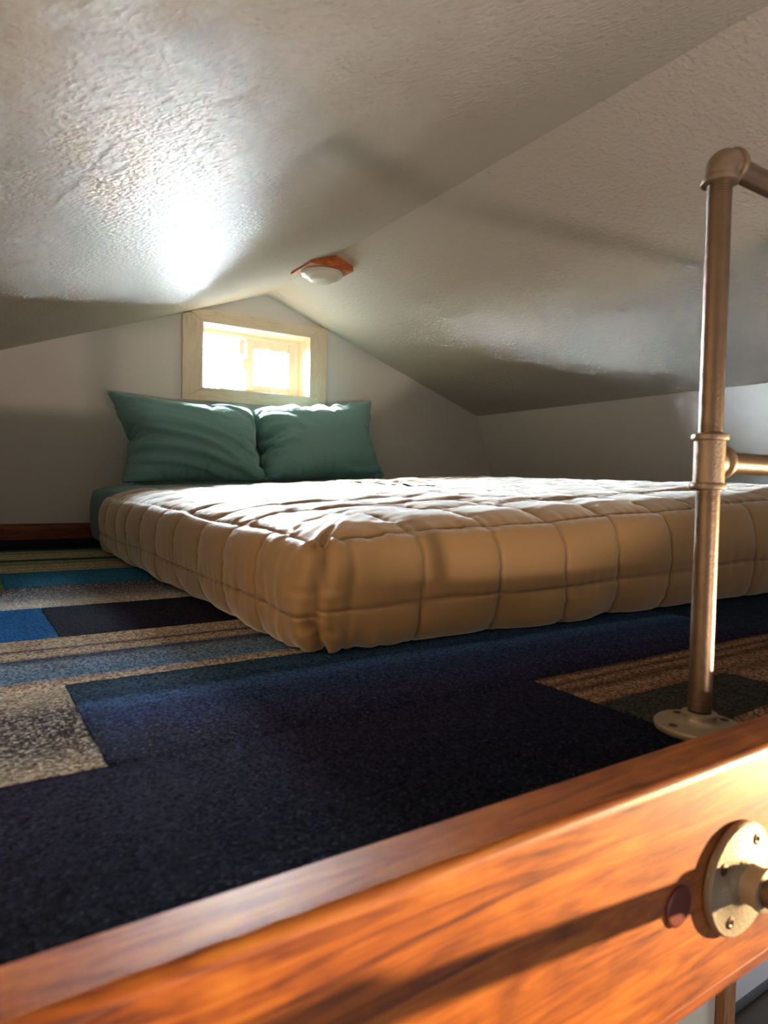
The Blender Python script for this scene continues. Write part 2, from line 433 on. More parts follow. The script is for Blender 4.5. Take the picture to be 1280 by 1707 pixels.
carpet('carpet_tan_stripe', [(0, srgb(128, 108, 90)), (.12, TAN), (.55, TAN), (.62, srgb(128, 98, 76)), (.74, TAN), (.80, TAND), (.86, TAN), (.9, TAND), (.95, TAN), (1, TAND)], .28, srgb(74, 58, 50), .12, 11, patch=(-1, .245, .22, .62, srgb(52, 62, 58)))
carpet('carpet_slate', [(0, srgb(50, 66, 86)), (1, srgb(46, 60, 80))], .1, srgb(70, 84, 100), .2, 12, smix=.35, gain=1.0)

def tile(x0, x1, y0, y1, mat, lab=None):
    g = .0005; w = x1-x0-2*g; h = y1-y0-2*g
    nx = max(6, int(w/.010)); ny = max(6, int(h/.012)); rng = random.Random(int((x0+9)*977+y0*131))
    # outline with the loops' uneven edge
    out = []
    for i in range(nx): out.append((w*i/nx, 0+rng.uniform(-.0012, .0006)))
    for i in range(ny): out.append((w+rng.uniform(-.0006, .0010), h*i/ny))
    for i in range(nx): out.append((w*(1-i/nx), h+rng.uniform(-.0006, .0012)))
    for i in range(ny): out.append((rng.uniform(-.0010, .0006), h*(1-i/ny)))
    n = len(out); v = []
    for z, ins in ((-.006, 0), (-.0012, 0), (0.0, .0012)):
        for (a, b) in out:
            aa = min(max(a, ins), w-ins) if ins else a; bb = min(max(b, ins), h-ins) if ins else b
            v.append((aa, bb, z+(rng.uniform(-.0003, .0003) if ins else 0)))
    f = [[j*n+i, j*n+(i+1) % n, (j+1)*n+(i+1) % n, (j+1)*n+i] for j in (0, 1) for i in range(n)]
    f.append([2*n+i for i in range(n)])
    me = mesh_pd('carpet_tile', v, f)
    o = link('carpet_tile', me, mat, floor); o.location = (x0+g, y0+g, 0)
    return o
XL, XR = side_x(0, False)+.003, side_x(0)-.003
rows = [.3125, .567, .817, 1.067, 1.326, 1.585, 1.845, 2.13, 2.42, 2.815]
def row(k, seams, mats):
    xs = [XL]+seams+[XR]
    for i, m in enumerate(mats): tile(xs[i], xs[i+1], rows[k], rows[k+1], m)
row(0, [.585, 1.585], ['carpet_navy', 'carpet_tan_stripe', 'carpet_navy'])
row(1, [.104, 1.13, 2.13], ['carpet_grey_speck', 'carpet_blue_field', 'carpet_slate', 'carpet_grey_speck'])
row(2, [.80, 1.8], ['carpet_beige_blue', 'carpet_navy', 'carpet_charcoal'])
row(3, [.129, 1.13, 2.13], ['carpet_blue', 'carpet_charcoal', 'carpet_teal', 'carpet_blue'])
row(4, [.78, 1.78], ['carpet_grey_white', 'carpet_navy', 'carpet_green'])
row(5, [.088, 1.1, 2.1], ['carpet_green', 'carpet_teal', 'carpet_navy', 'carpet_blue'])
row(6, [.75, 1.75], ['carpet_green_streak', 'carpet_teal', 'carpet_charcoal'])
row(7, [.95, 1.95], ['carpet_green_streak', 'carpet_navy', 'carpet_slate'])
row(8, [.9, 1.9], ['carpet_navy', 'carpet_slate', 'carpet_charcoal'])

# baseboard along the gable wall
bb = prism('baseboard_back', [(D, -.005), (D-.014, -.005), (D-.014, .040), (D-.009, .050), (D-.009, .056), (D-.005, .060), (D, .060)], 'x', side_x(.03, False)+.012, side_x(.03)-.012, 'baseboard_wood')
struct(bb, 'dark stained baseboard along the gable wall')

# ------------------------------------------------------------------ window
win = empty('window_1', ((wx0+wx1)/2, D, wz0)); struct(win, 'small sliding window in a pale maple frame above the pillows')
def wchild(o): 
    o.parent = win; o.matrix_parent_inverse = Matrix.Translation(win.location).inverted(); return o
CW = .078
ox0, ox1, oz0, oz1 = wx0-CW, wx1+CW, wz0-.048, wz1+.044
def ceilz(x): return RZ-SL*abs(x-RX)-.003
yc0, yc1 = D-.016, D-.0005
def casing(poly, mat): return wchild(prism('casing', poly, 'y', yc0, yc1, mat, None, .0015))
g_ = .0006
casing([(ox0, oz0), (wx0-g_, wz0-g_), (wx0-g_, wz1+g_), (ox0+(oz1-ceilz(ox0))*0+.03, min(oz1, ceilz(ox0+.03))), (ox0, ceilz(ox0))], 'maple')
casing([(ox1, oz0), (ox1, min(oz1, ceilz(ox1))), (wx1+CW*.75, min(oz1, ceilz(wx1+CW*.75))), (wx1+g_, wz1+g_), (wx1+g_, wz0-g_)], 'maple')
casing([(ox0+.032, min(oz1, ceilz(ox0+.032))), (wx0, wz1+g_), (wx1, wz1+g_), (wx1+CW*.72, oz1-.001), (ox0+.06, oz1-.001)], 'maple_x')
casing([(ox0+.002, oz0), (ox1-.002, oz0), (wx1, wz0-g_), (wx0, wz0-g_)], 'maple_x')
# jambs
JY = 2.965; jt = .010
def wbox(name, a, b, c, d, e, f, mat, bev=0): return wchild(box(name, a, b, c, d, e, f, mat, None, bev))
wbox('jamb', wx0-.002, wx0+jt, yc0-.001, JY, wz0, wz1, 'maple', .0008)
wbox('jamb', wx1-jt, wx1+.002, yc0-.001, JY, wz0, wz1, 'maple', .0008)
wbox('jamb', wx0+jt, wx1-jt, yc0-.001, JY, wz1-jt, wz1+.002, 'maple_x', .0008)
wbox('sill', wx0+jt, wx1-jt, yc0-.001, JY, wz0-.002, wz0+jt, 'maple_x', .0008)
# vinyl main frame
a0, a1, b0, b1 = wx0+jt, wx1-jt, wz0+jt, wz1-jt
fy0, fy1 = 2.93, 2.985
ft = .018
wbox('window_frame', a0, a0+ft*.6, fy0, fy1, b0, b1, 'vinyl', .0015)
wbox('window_frame', a1-ft, a1, fy0, fy1, b0, b1, 'vinyl', .0015)
wbox('window_frame', a0+ft*.6, a1-ft, fy0, fy1, b1-ft, b1, 'vinyl', .0015)
wbox('window_frame', a0+ft*.6, a1-ft, fy0, fy1, b0, b0+ft*.5, 'vinyl', .0015)
# right sliding sash
s0, s1, t0, t1 = 1.133, a1-ft*.95, b0+ft*.5, b1-ft
def sashframe(x0, x1, z0, z1, y0, y1, w, wr=None):
    s = wbox('sash', x0, x0+w, y0, y1, z0, z1, 'vinyl', .0018)
    for q in ((x1-(wr or w), x1, z0, z1), (x0+w, x1-(wr or w), z1-w, z1), (x0+w, x1-(wr or w), z0, z0+w)):
        wbox('sash', q[0], q[1], y0, y1, q[2], q[3], 'vinyl', .0018)
sashframe(s0, s1, t0, t1, 2.938, 2.956, .040, .034)
wbox('glass_pane', s0+.038, s1-.032, 2.946, 2.949, t0+.038, t1-.038, 'glass')
# left fixed pane behind
wbox('sash', s0-.006, s0+.014, 2.960, 2.978, t0, t1, 'vinyl', .0015)
wbox('glass_pane', a0+ft*.6, s0, 2.968, 2.971, t0, t1, 'glass')
# latch with its catch and the security dowel
lat = wbox('latch', 1.097, 1.122, 2.930, 2.944, .812, .884, 'latch_white', .003)
wbox('latch', 1.112, 1.130, 2.926, 2.940, .742, .800, 'vinyl', .004)
dw = pipe('dowel', (1.02, 2.936, .650), (1.255, 2.936, .650), .0055, 'dowel_wood', None); wchild(dw)
wbox('stop_block', 1.008, 1.020, 2.93, 2.945, .643, .656, 'latch_white', .001)

# ------------------------------------------------------------------ ceiling lamp at the ridge
LXc, LY0, LY1 = 1.168, 2.178, 2.350
lamp = empty('ceiling_lamp', (LXc, 2.264, 1.022)); tag(lamp, 'round opal glass ceiling lamp on a wooden wedge block at the ridge', 'lamp')
hw = .087; zs = 1.022
mb = prism('mounting_block', [(LXc-hw, zs), (LXc+hw, zs), (LXc+hw, RZ-SL*abs(LXc+hw-RX)-.001), (RX, RZ-.002), (LXc-hw, RZ-SL*abs(LXc-hw-RX)-.001)], 'y', LY0, LY1, 'lamp_wood', None, .0012)
mb.parent = lamp; mb.matrix_parent_inverse = Matrix.Translation(lamp.location).inverted()
rim = lathe('rim', [(.080, 0), (.080, .004), (.078, .007)], (LXc, 2.264, zs-.0005), (0, 0, -1), 'latch_white', None, 48)
sh = lathe('lamp_shade', [(.076, 0), (.0775, .005), (.073, .010), (.062, .0135), (.056, .0155), (.053, .0195), (.045, .0240), (.032, .0275), (.016, .0295), (.003, .030)], (LXc, 2.264, zs-.006), (0, 0, -1), 'dome_glass', None, 48)
for q in (rim, sh): q.parent = lamp; q.matrix_parent_inverse = Matrix.Translation(lamp.location).inverted()

# ------------------------------------------------------------------ mattress and sheet
MX0, MX1, MY0, MY1 = .435, 1.945, .800, 2.795
def topz(x, y):
    h = .170 + .052*np.clip(x-.45, 0, 1.6)+.017*np.clip(y-.8, 0, 2)
    return h
def ring_shell(name, x0, x1, y0, y1, pro, nsx, rc, open_head, zfun, dfun, mat, hs=.0045):
    """Rounded box wrapped in rings. pro: list of (inset, zfrac) down the side.
    returns arrays; the ring runs left side (head->foot), foot, right side (foot->head) [, head]."""
    pass

def u_path(x0, x1, y0, y1, rc, step, closed):
    pts = []
    def seg(a, b):
        n = max(2, int(math.dist(a, b)/step)); return [(a[0]+(b[0]-a[0])*i/n, a[1]+(b[1]-a[1])*i/n) for i in range(n)]
    def arc(cx, cy, a0, a1):
        n = max(3, int(abs(a1-a0)*max(rc, .02)/step*1.2)); return [(cx+rc*math.cos(a0+(a1-a0)*i/n), cy+rc*math.sin(a0+(a1-a0)*i/n)) for i in range(n)]
    pi = math.pi
    pts += seg((x0, y1-(rc if closed else 0)), (x0, y0+rc)); pts += arc(x0+rc, y0+rc, pi, 1.5*pi)
    pts += seg((x0+rc, y0), (x1-rc, y0)); pts += arc(x1-rc, y0+rc, 1.5*pi, 2*pi)
    pts += seg((x1, y0+rc), (x1, y1-(rc if closed else 0)))
    if closed:
        pts += arc(x1-rc, y1-rc, 0, .5*pi); pts += seg((x1-rc, y1), (x0+rc, y1)); pts += arc(x0+rc, y1-rc, .5*pi, pi)
    else: pts.append((x1, y1))
    return np.array(pts)

def wrap(x0, x1, y0, y1, rc, step, closed, prof, top_insets):
    """prof: list of (outset, z, ) from the top edge downwards; top_insets: insets from the edge inwards."""
    P = u_path(x0, x1, y0, y1, rc, step, closed)
    n = len(P)
    d = np.roll(P, -1, 0)-np.roll(P, 1, 0)
    if not closed: d[0] = P[1]-P[0]; d[-1] = P[-1]-P[-2]
    d /= np.linalg.norm(d, axis=1)[:, None]
    N = np.stack([d[:, 1], -d[:, 0]], 1)    # outward for this winding
    if ((P[0]+N[0]*.1)[0] > P[0][0]): N = -N
    cx = (x0+x1)/2
    rings = []
    hw_ = (x1-x0)/2; ytop = y1
    for t in top_insets[::-1]:
        q = P.copy()
        k = 1-t/hw_                                   # shrink towards the long centre line
        q[:, 0] = cx+(P[:, 0]-cx)*k
        if closed:
            cyy = (y0+y1)/2; hl = (y1-y0)/2; q[:, 1] = cyy+(P[:, 1]-cyy)*(1-t/hl)
        else:
            L = y1-y0; q[:, 1] = y1-(y1-P[:, 1])*(1-t/L)
        rings.append(np.column_stack([q, np.full(n, np.nan), np.full(n, -t)]))
    arc = 0; prev = None
    for (o, z) in prof:
        if prev is not None: arc += math.hypot(o-prev[0], z-prev[1])
        prev = (o, z)
        q = P+N*o
        rings.append(np.column_stack([q, np.full(n, z), np.full(n, arc)]))
    return P, N, np.array(rings), n

def grid_faces(m, n, closed):
    i = np.arange(m-1)[:, None]*n; j = np.arange(n if closed else n-1)[None, :]
    j2 = (j+1) % n
    return np.stack([i+j, i+n+j, i+n+j2, i+j2], -1).reshape(-1, 4)

# fitted-sheet covered mattress (zfrac profile, z scaled by local height)
mat_o = empty('mattress', (.6, 2.6, 0)); tag(mat_o, 'low mattress in a fitted teal sheet lying on the carpet', 'mattress')
def side_profile(out, n=22, zlo=.03):
    pr = []
    for k in range(n+1):
        a = math.pi*(k/n)            # 0 top .. pi bottom
        pr.append((out*math.sin(a)**.8 if 0 < k < n else 0, .5+.5*math.copysign(abs(math.cos(a))**.75, math.cos(a))))
    return pr
P, N, R3, n = wrap(MX0+.022, MX1-.022, MY0+.028, MY1-.03, .07, .02, True, side_profile(.028), [.005, .02, .04, .06, .08, .1, .15, .2, .25, .3, .35, .45, .55, .65, .74])
v = R3[:, :, :3].reshape(-1, 3).copy(); z = v[:, 2]; nanm = np.isnan(z)
hb = sstep(2.22, 2.30, v[:, 1]); tz = (topz(v[:, 0], v[:, 1])-.020)*(1-hb)+(.170+.13*(v[:, 0]+1)/4.5-.0015)*hb
edge = .018*np.exp(-np.clip(-R3[:, :, 3].reshape(-1), 0, 9)/.03)
v[:, 2] = np.where(nanm, tz-edge, z*(tz-.018)+.003)
v[:, 2] += np.where(nanm, .0015*vnoise(v*[9, 9, 1], 4), 0)
f = grid_faces(R3.shape[0], n, True).tolist()
f.append(list(range(n))[::-1]); f.append([(R3.shape[0]-1)*n+k for k in range(n)])
me = mesh_pd('fitted_sheet', v, f); sh_ = link('fitted_sheet', me, 'sheet_teal', mat_o, True); sh_.matrix_parent_inverse = Matrix.Translation(mat_o.location).inverted()
# bottom panel of the bare mattress
pn = box('mattress_base', MX0+.09, MX1-.09, MY0+.09, MY1-.09, .0005, .004, 'mattress_white', mat_o); pn.matrix_parent_inverse = Matrix.Translation(mat_o.location).inverted()

# ------------------------------------------------------------------ quilt
QX0, QX1, QY0, QY1 = .418, 1.962, .800, 2.23
Q = .146
nprof = 64
prof = []
for k in range(nprof+1):
    a = math.pi*(k/nprof)*.97
    o = .040*abs(math.sin(a))**.85; zf = .5+.5*math.copysign(abs(math.cos(a))**.8, math.cos(a))
    prof.append((o, zf))
# resample the side by arc length (using a typical height)
pp = np.array(prof)*[1, .175]; sl = np.r_[0, np.cumsum(np.hypot(*np.diff(pp, axis=0).T))]
ss = np.linspace(0, sl[-1], 58); prof = list(zip(np.interp(ss, sl, pp[:, 0]), np.interp(ss, sl, pp[:, 1])/.175))
ins = list(np.r_[np.arange(.004, .30, .0048), np.geomspace(.31, .765, 34)])
P, N, R3, n = wrap(QX0, QX1, QY0, QY1, .028, .0048, False, prof, ins)
m = R3.shape[0]
XY = R3[:, :, :2]; ARC = np.zeros((m, n)); top = np.isnan(R3[:, :, 2])
nt = len(ins)
# true side arc in metres
dz = np.array([0]+[math.hypot(prof[i+1][0]-prof[i][0], (prof[i+1][1]-prof[i][1])*.175) for i in range(len(prof)-1)]).cumsum()
ARC[nt:, :] = dz[:, None]
X = XY[:, :, 0].copy(); Y = XY[:, :, 1].copy()
TZ = topz(X, Y)+.004
insd = np.zeros((m, n)); insd[:nt, :] = np.array(ins[::-1])[:, None]
Z = np.where(top, TZ-.020*np.exp(-insd/.045), 0)
zf = np.array([p[1] for p in prof])
hside = (topz(P[:, 0], P[:, 1])+.004-.020)
Z[nt:, :] = zf[:, None]*(hside[None, :]-.003)+.003
# unfolded coordinates
sper = np.r_[0, np.cumsum(np.hypot(*np.diff(P, axis=0).T))]
is_left = (P[:, 0] < QX0+.03) & (np.abs(N[:, 0]) > .7); is_right = (P[:, 0] > QX1-.03) & (np.abs(N[:, 0]) > .7)
is_foot = ~(is_left | is_right)
U = X-QX0; V = Y-QY0
U = U+.000; V = V-.0
U[nt:, :] = np.where(is_left[None, :], -ARC[nt:, :], np.where(is_right[None, :], (QX1-QX0)+ARC[nt:, :], X[nt:, :]-QX0))
V[nt:, :] = np.where(is_foot[None, :], -ARC[nt:, :], Y[nt:, :]-QY0)
# gentle sway of the seams
fl = np.column_stack([X.ravel(), Y.ravel(), Z.ravel()])
sw1 = vnoise(fl*[5, 5, 7]+3, 11).reshape(m, n)*.006; sw2 = vnoise(fl*[5, 5, 7]+9, 12).reshape(m, n)*.006
Us, Vs = U+sw1, V+sw2; side_ = ARC > 0
# on the left side the cross seams lean towards the foot as they go down
Us = np.where(side_ & ~is_foot[None, :], Us-.16*ARC*np.where(is_left[None, :], 1, -1), Us); Vs = np.where(side_ & is_foot[None, :], Vs-.16*ARC, Vs)
Vs = Vs+np.where(is_left[None, :] & (ARC > 0), .10*ARC, 0)
Us = Us+np.where(is_foot[None, :] & (ARC > 0), -.03*ARC-.10*ARC**2, 0)
uoff = -.005; voff = .0
def dist(c, off, q=Q):
    r = (c-off)/q; return np.abs(r-np.round(r))*q
dU = dist(Us, uoff); dV = dist(Vs, voff)
# distance to the corner pleat
ic = int(np.argmin(np.abs(P[:, 0]-(QX0+.010))+np.abs(P[:, 1]-(QY0+.010)))); ic2 = int(np.argmin(np.abs(P[:, 0]-(QX1-.010))+np.abs(P[:, 1]-(QY0+.010))))
dC = np.abs(sper-sper[ic]); dC2 = np.abs(sper-sper[ic2])
puffU = 1-np.exp(-dU/.024); puffV = 1-np.exp(-dV/.024)
puff = np.where(side_, np.where(is_left[None, :], .0046, .0058), .0085)*puffU*puffV
groove = -.0028*np.exp(-(dU/.0022)**2)-.0028*np.exp(-(dV/.0022)**2)
# gathers running across the seams
pu = np.column_stack([Us.ravel()*14, Vs.ravel()*75, Z.ravel()*0]); pv = np.column_stack([Us.ravel()*75, Vs.ravel()*14, Z.ravel()*0+5])
gU = vnoise(pu, 21).reshape(m, n)*np.exp(-dU/.022); gV = vnoise(pv, 22).reshape(m, n)*np.exp(-dV/.022)
side = ARC > 0
gath = .0026*(gU+gV)*np.where(side, .6, 1.0)
cornerw = np.exp(-np.minimum(np.abs(sper-sper[ic])[None, :], .5)/.10)*np.where(side, .8, np.exp(-insd/.09))
pr_ = np.column_stack([np.broadcast_to(sper, (m, n)).ravel()*55, (np.where(side, ARC, -insd)).ravel()*9, np.zeros(m*n)])
gath += .0050*cornerw*vnoise(pr_, 23).reshape(m, n)
# long soft folds on the top
tf = np.column_stack([(X*9+Y*2).ravel(), (Y*26-X*5).ravel(), np.zeros(m*n)])
t2 = np.column_stack([(X*22+Y*3).ravel(), (Y*64-X*9).ravel(), np.zeros(m*n)])
fold = np.where(side, 0, 1-np.exp(-insd/.03))*(.0022*vnoise(tf, 31)+.0013*vnoise(t2, 32)).reshape(m, n)
low = np.column_stack([X.ravel()*7, Y.ravel()*7, Z.ravel()*9]); bulge = .005*vnoise(low, 41).reshape(m, n)*np.where(side, 1, .4)
disp = puff+groove+gath+fold+bulge
# pleat at the two foot corners: a narrow deep groove with a raised lip on the foot side
sd = (sper-sper[ic])[None, :]; fade = np.where(side, np.clip(1-.0*ARC, 0, 1), np.exp(-insd/.02))
wob = .0025*np.sin(ARC*35)
disp = disp - .011*np.exp(-((sd-.001-wob)/.0034)**2)*fade+.006*np.exp(-((sd-.010-wob)/.005)**2)*fade - .005*np.exp(-((sd-.024-wob*1.4)/.003)**2)*fade*np.where(side, 1, 0)+.004*np.exp(-((sd+.010)/.007)**2)*fade
sd2 = (sper-sper[ic2])[None, :]; disp = disp-.012*np.exp(-(sd2/.005)**2)*fade
# normals from the smooth base surface
Pos = np.stack([X, Y, Z], -1)
du = np.gradient(Pos, axis=1); dv_ = np.gradient(Pos, axis=0)
Nn = np.cross(dv_, du); Nn /= np.linalg.norm(Nn, axis=2)[..., None]+1e-9
if Nn[5, n//2, 2] < 0: Nn = -Nn
Nn[:nt-4, :] = (0, 0, 1)
Pos = Pos+Nn*disp[..., None]
# the lower hem dips and lifts unevenly
hem = np.clip((ARC-.13)/.08, 0, 1)
hw1 = np.column_stack([sper*11, sper*0, sper*0]); hv = vnoise(hw1, 51)
Pos[:, :, :2] += N[None, :, :]*(hem*.012*hv[None, :])[..., None]
Pos[:, :, 2] = np.maximum(Pos[:, :, 2], .0025)
# edge at the head turns down onto the sheet, scalloped between seams
hd = np.clip(1-(QY1-Y)/.030, 0, 1)
Pos[:, :, 2] -= np.where(side, 0, .010*hd**2)
Pos[:, :, 1] += hd*(.010*(puffU-.6))
for nm in (is_left, is_right):
    Pos[:, :, :2] -= (N[None, :, :]*(np.where(side & nm[None, :], 1, 0)*.010*hd**2)[..., None])
v = Pos.reshape(-1, 3); F = grid_faces(m, n, False)
me = bpy.data.meshes.new('quilt')
me.vertices.add(len(v)); me.vertices.foreach_set('co', v.ravel())
me.loops.add(F.size); me.loops.foreach_set('vertex_index', F.ravel().astype(np.int32))
me.polygons.add(len(F)); me.polygons.foreach_set('loop_start', np.arange(0, F.size, 4, dtype=np.int32)); me.polygons.foreach_set('loop_total', np.full(len(F), 4, dtype=np.int32))
me.update(calc_edges=True)
quilt = link('quilt', me, 'quilt_cotton', None, True)
tag(quilt, 'tan stitched quilt tucked over the low mattress', 'quilt')
st_ = np.maximum(np.exp(-(dU/.0026)**2), np.exp(-(dV/.0026)**2))
st_ = np.maximum(st_, np.where(side_, np.exp(-((sd-.001-wob)/.003)**2), 0))
at_ = me.attributes.new('stitch', 'FLOAT', 'POINT'); at_.data.foreach_set('value', st_.ravel().astype(np.float32))

# ------------------------------------------------------------------ pillows
NX, NY = 58, 42
idx = {}; cnt = 0; UVS = []
for s in (0, 1):
    for j in range(NY+1):
        for i in range(NX+1):
            if s == 1 and (i in (0, NX) or j in (0, NY)): idx[(s, i, j)] = idx[(0, i, j)]; continue
            idx[(s, i, j)] = cnt; cnt += 1; UVS.append((i/NX, j/NY, s))
UVS = np.array(UVS)
PF = []
for s in (0, 1):
    for j in range(NY):
        for i in range(NX):
            q = [idx[(s, i, j)], idx[(s, i+1, j)], idx[(s, i+1, j+1)], idx[(s, i, j+1)]]
            PF.append(q if s == 0 else q[::-1])
def vert_normals(V, F):
    F = np.array(F); fn = np.cross(V[F[:, 2]]-V[F[:, 0]], V[F[:, 3]]-V[F[:, 1]]); N_ = np.zeros_like(V)
    for k in range(4): np.add.at(N_, F[:, k], fn)
    return N_/(np.linalg.norm(N_, axis=1)[:, None]+1e-9)
def ridge(u, v, p0, p1, bend, w, amp, prof_len=.12):
    """a soft fold along an arc between p0 and p1 in pillow uv."""
    t = ((u-p0[0])*(p1[0]-p0[0])+(v-p0[1])*(p1[1]-p0[1]))/((p1[0]-p0[0])**2+(p1[1]-p0[1])**2)
    L = math.hypot(p1[0]-p0[0], p1[1]-p0[1]); nx, ny = -(p1[1]-p0[1])/L, (p1[0]-p0[0])/L
    d = (u-p0[0])*nx+(v-p0[1])*ny-bend*4*t*(1-t)
    e = sstep(0, .18, t)*(1-sstep(.75, 1.05, t))
    return amp*e*(np.exp(-(d/w)**2)-.7*np.exp(-((d+1.6*w)/w)**2))
def make_pillow(name, data, label, folds, seed):
    V = data; N_ = vert_normals(V, PF)
    if N_[idx[(0, NX//2, NY//2)], 1] > 0: N_ = -N_
    u, v_ = UVS[:, 0], UVS[:, 1]; front = UVS[:, 2] == 0
    d = np.zeros(len(V))
    for fo in folds: d += ridge(u, v_, *fo)
    d += .0016*vnoise(np.column_stack([u*9+v_*4, v_*16-u*8, u*0]), seed)
    rim_ = np.minimum(np.minimum(u, 1-u), np.minimum(v_, 1-v_)); d *= sstep(0, .05, rim_)
    V = V+N_*np.where(front, d, 0)[:, None]
    V[:, 1] = np.minimum(V[:, 1], D-.019)
    me = bpy.data.meshes.new(name); me.from_pydata(V.tolist(), [], PF); me.update()
    bm = bmesh.new(); bm.from_mesh(me); bmesh.ops.recalc_face_normals(bm, faces=bm.faces); bm.to_mesh(me); bm.free()
    o = link(name, me, 'pillow_teal', None, True)
    md = o.modifiers.new('smooth', 'SUBSURF'); md.levels = 1; md.render_levels = 2
    tag(o, label, 'pillow', 'teal pillows against the gable wall')
    # sewn seam round the edge as a part
    ring = [idx[(0, i, 0)] for i in range(NX+1)]+[idx[(0, NX, j)] for j in range(1, NY+1)]+[idx[(0, i, NY)] for i in range(NX-1, -1, -1)]+[idx[(0, 0, j)] for j in range(NY-1, 0, -1)]
    rp = V[ring]; c = V.mean(0)
    k = len(rp); sv = []; sf = []
    tg = np.roll(rp, -1, 0)-np.roll(rp, 1, 0); tg /= np.linalg.norm(tg, axis=1)[:, None]
    for q in range(6):
        a = 2*math.pi*q/6
        o1 = np.cross(tg, [0, 1, 0]); o1 /= np.linalg.norm(o1, axis=1)[:, None]; o2 = np.cross(tg, o1)
        sv.append(rp+(o1*math.cos(a)+o2*math.sin(a))*.0016)
    sv = np.concatenate(sv)
    for q in range(6):
        for i in range(k): sf.append([q*k+i, q*k+(i+1) % k, ((q+1) % 6)*k+(i+1) % k, ((q+1) % 6)*k+i])
    sm = mesh_pd('edge_seam', sv, sf); so = link('edge_seam', sm, 'pillow_teal', o, True)
    return o
# The pillow shapes: two flat sewn bags are inflated and settle against the wall (cloth
# simulation run here once; only the resulting vertex positions are kept).
def simulate():
    def bag(nm, Wd, Ht, x0, zb, yb, yt, seed, roll):
        rng = np.random.RandomState(seed); V = []
        a = math.atan2(yt-yb, Ht); c, sn = math.cos(roll), math.sin(roll)
        for (u, v, s) in UVS:
            b = u in (0, 1) or v in (0, 1)
            t = 0 if b else (.012 if s == 0 else -.012)
            t += 0 if b else .004*math.sin(9*(u-.5)+14*v+seed)*math.sin(23*v-7*(u-.5)+seed*2)+rng.uniform(-.001, .001)
            xx, zz = (u-.5)*Wd, v*Ht; xx, zz = c*xx-sn*zz, sn*xx+c*zz
            V.append((x0+xx, yb+zz*math.sin(a)-t*math.cos(a), zb+zz*math.cos(a)+t*math.sin(a)))
        me = bpy.data.meshes.new(nm); me.from_pydata(V, [], PF); me.update()
        o = bpy.data.objects.new(nm, me); COL.objects.link(o)
        md = o.modifiers.new('cloth', 'CLOTH'); st = md.settings
        st.effector_weights.gravity = .04; st.quality = 8; st.mass = .25
        st.tension_stiffness = 8; st.compression_stiffness = 3; st.shear_stiffness = 3; st.bending_stiffness = .01
        st.tension_damping = 5; st.compression_damping = 5; st.shear_damping = 5; st.bending_damping = .5; st.air_damping = 2
        st.use_pressure = True; st.uniform_pressure_force = 9; st.pressure_factor = 1
        md.collision_settings.use_collision = True; md.collision_settings.distance_min = .004; md.collision_settings.collision_quality = 4
        md.collision_settings.use_self_collision = False
        md.point_cache.frame_start = 1; md.point_cache.frame_end = 120
        return o
    def plate(vs):
        me = bpy.data.meshes.new('plate'); me.from_pydata(vs, [], [(0, 1, 2, 3)]); me.update()
        o = bpy.data.objects.new('plate', me); COL.objects.link(o); o.modifiers.new('hit', 'COLLISION')
        o.collision.thickness_outer = .003; o.collision.cloth_friction = 60; o.collision.damping = .3
        return o
    tmp = [plate([(-1, 1.5, .17), (3.5, 1.5, .30), (3.5, 3.2, .30), (-1, 3.2, .17)]), plate([(-1, 2.815, -1), (3.5, 2.815, -1), (3.5, 2.815, 2), (-1, 2.815, 2)])]
    bags = [bag('bag', .64, .475, .78, .235, 2.53, 2.70, 1, -.03), bag('bag', .67, .475, 1.39, .262, 2.54, 2.71, 2, .06)]
    SC.frame_start = 1; SC.frame_end = 120
    for fr in range(1, 61): SC.frame_set(fr)
    dg = bpy.context.evaluated_depsgraph_get(); res = []
    for o in bags:
        e = o.evaluated_get(dg).to_mesh(); a = np.empty(len(e.vertices)*3); e.vertices.foreach_get('co', a); res.append(a.reshape(-1, 3).copy())
    for o in tmp+bags: bpy.data.objects.remove(o)
    SC.frame_set(1)
    return res
# keep the two bags touching along the middle
def fit_corners(P, TL, TR, BR, BL, corner):
    u, v = UVS[:, 0], UVS[:, 1]; P = P.copy()
    for (dx, dz), w in zip((TL, TR, BR, BL), ((1-u)*v, u*v, u*(1-v), (1-u)*(1-v))): P[:, 0] += dx*w; P[:, 2] += dz*w
    cu = (1-u) if corner == 'R' else u
    w = np.exp(-(cu**2+(1-v)**2)/.03); P[:, 0] += (-1 if corner == 'R' else 1)*.035*w; P[:, 2] -= .03*w
    return P
sim = simulate()
PA = fit_corners(sim[0], (.017, .01), (.030, -.004), (.006, 0), (.012, 0), 'R')
PB = fit_corners(sim[1], (-.035, -.004), (-.005, .039), (-.045, 0), (-.045, 0), 'L')
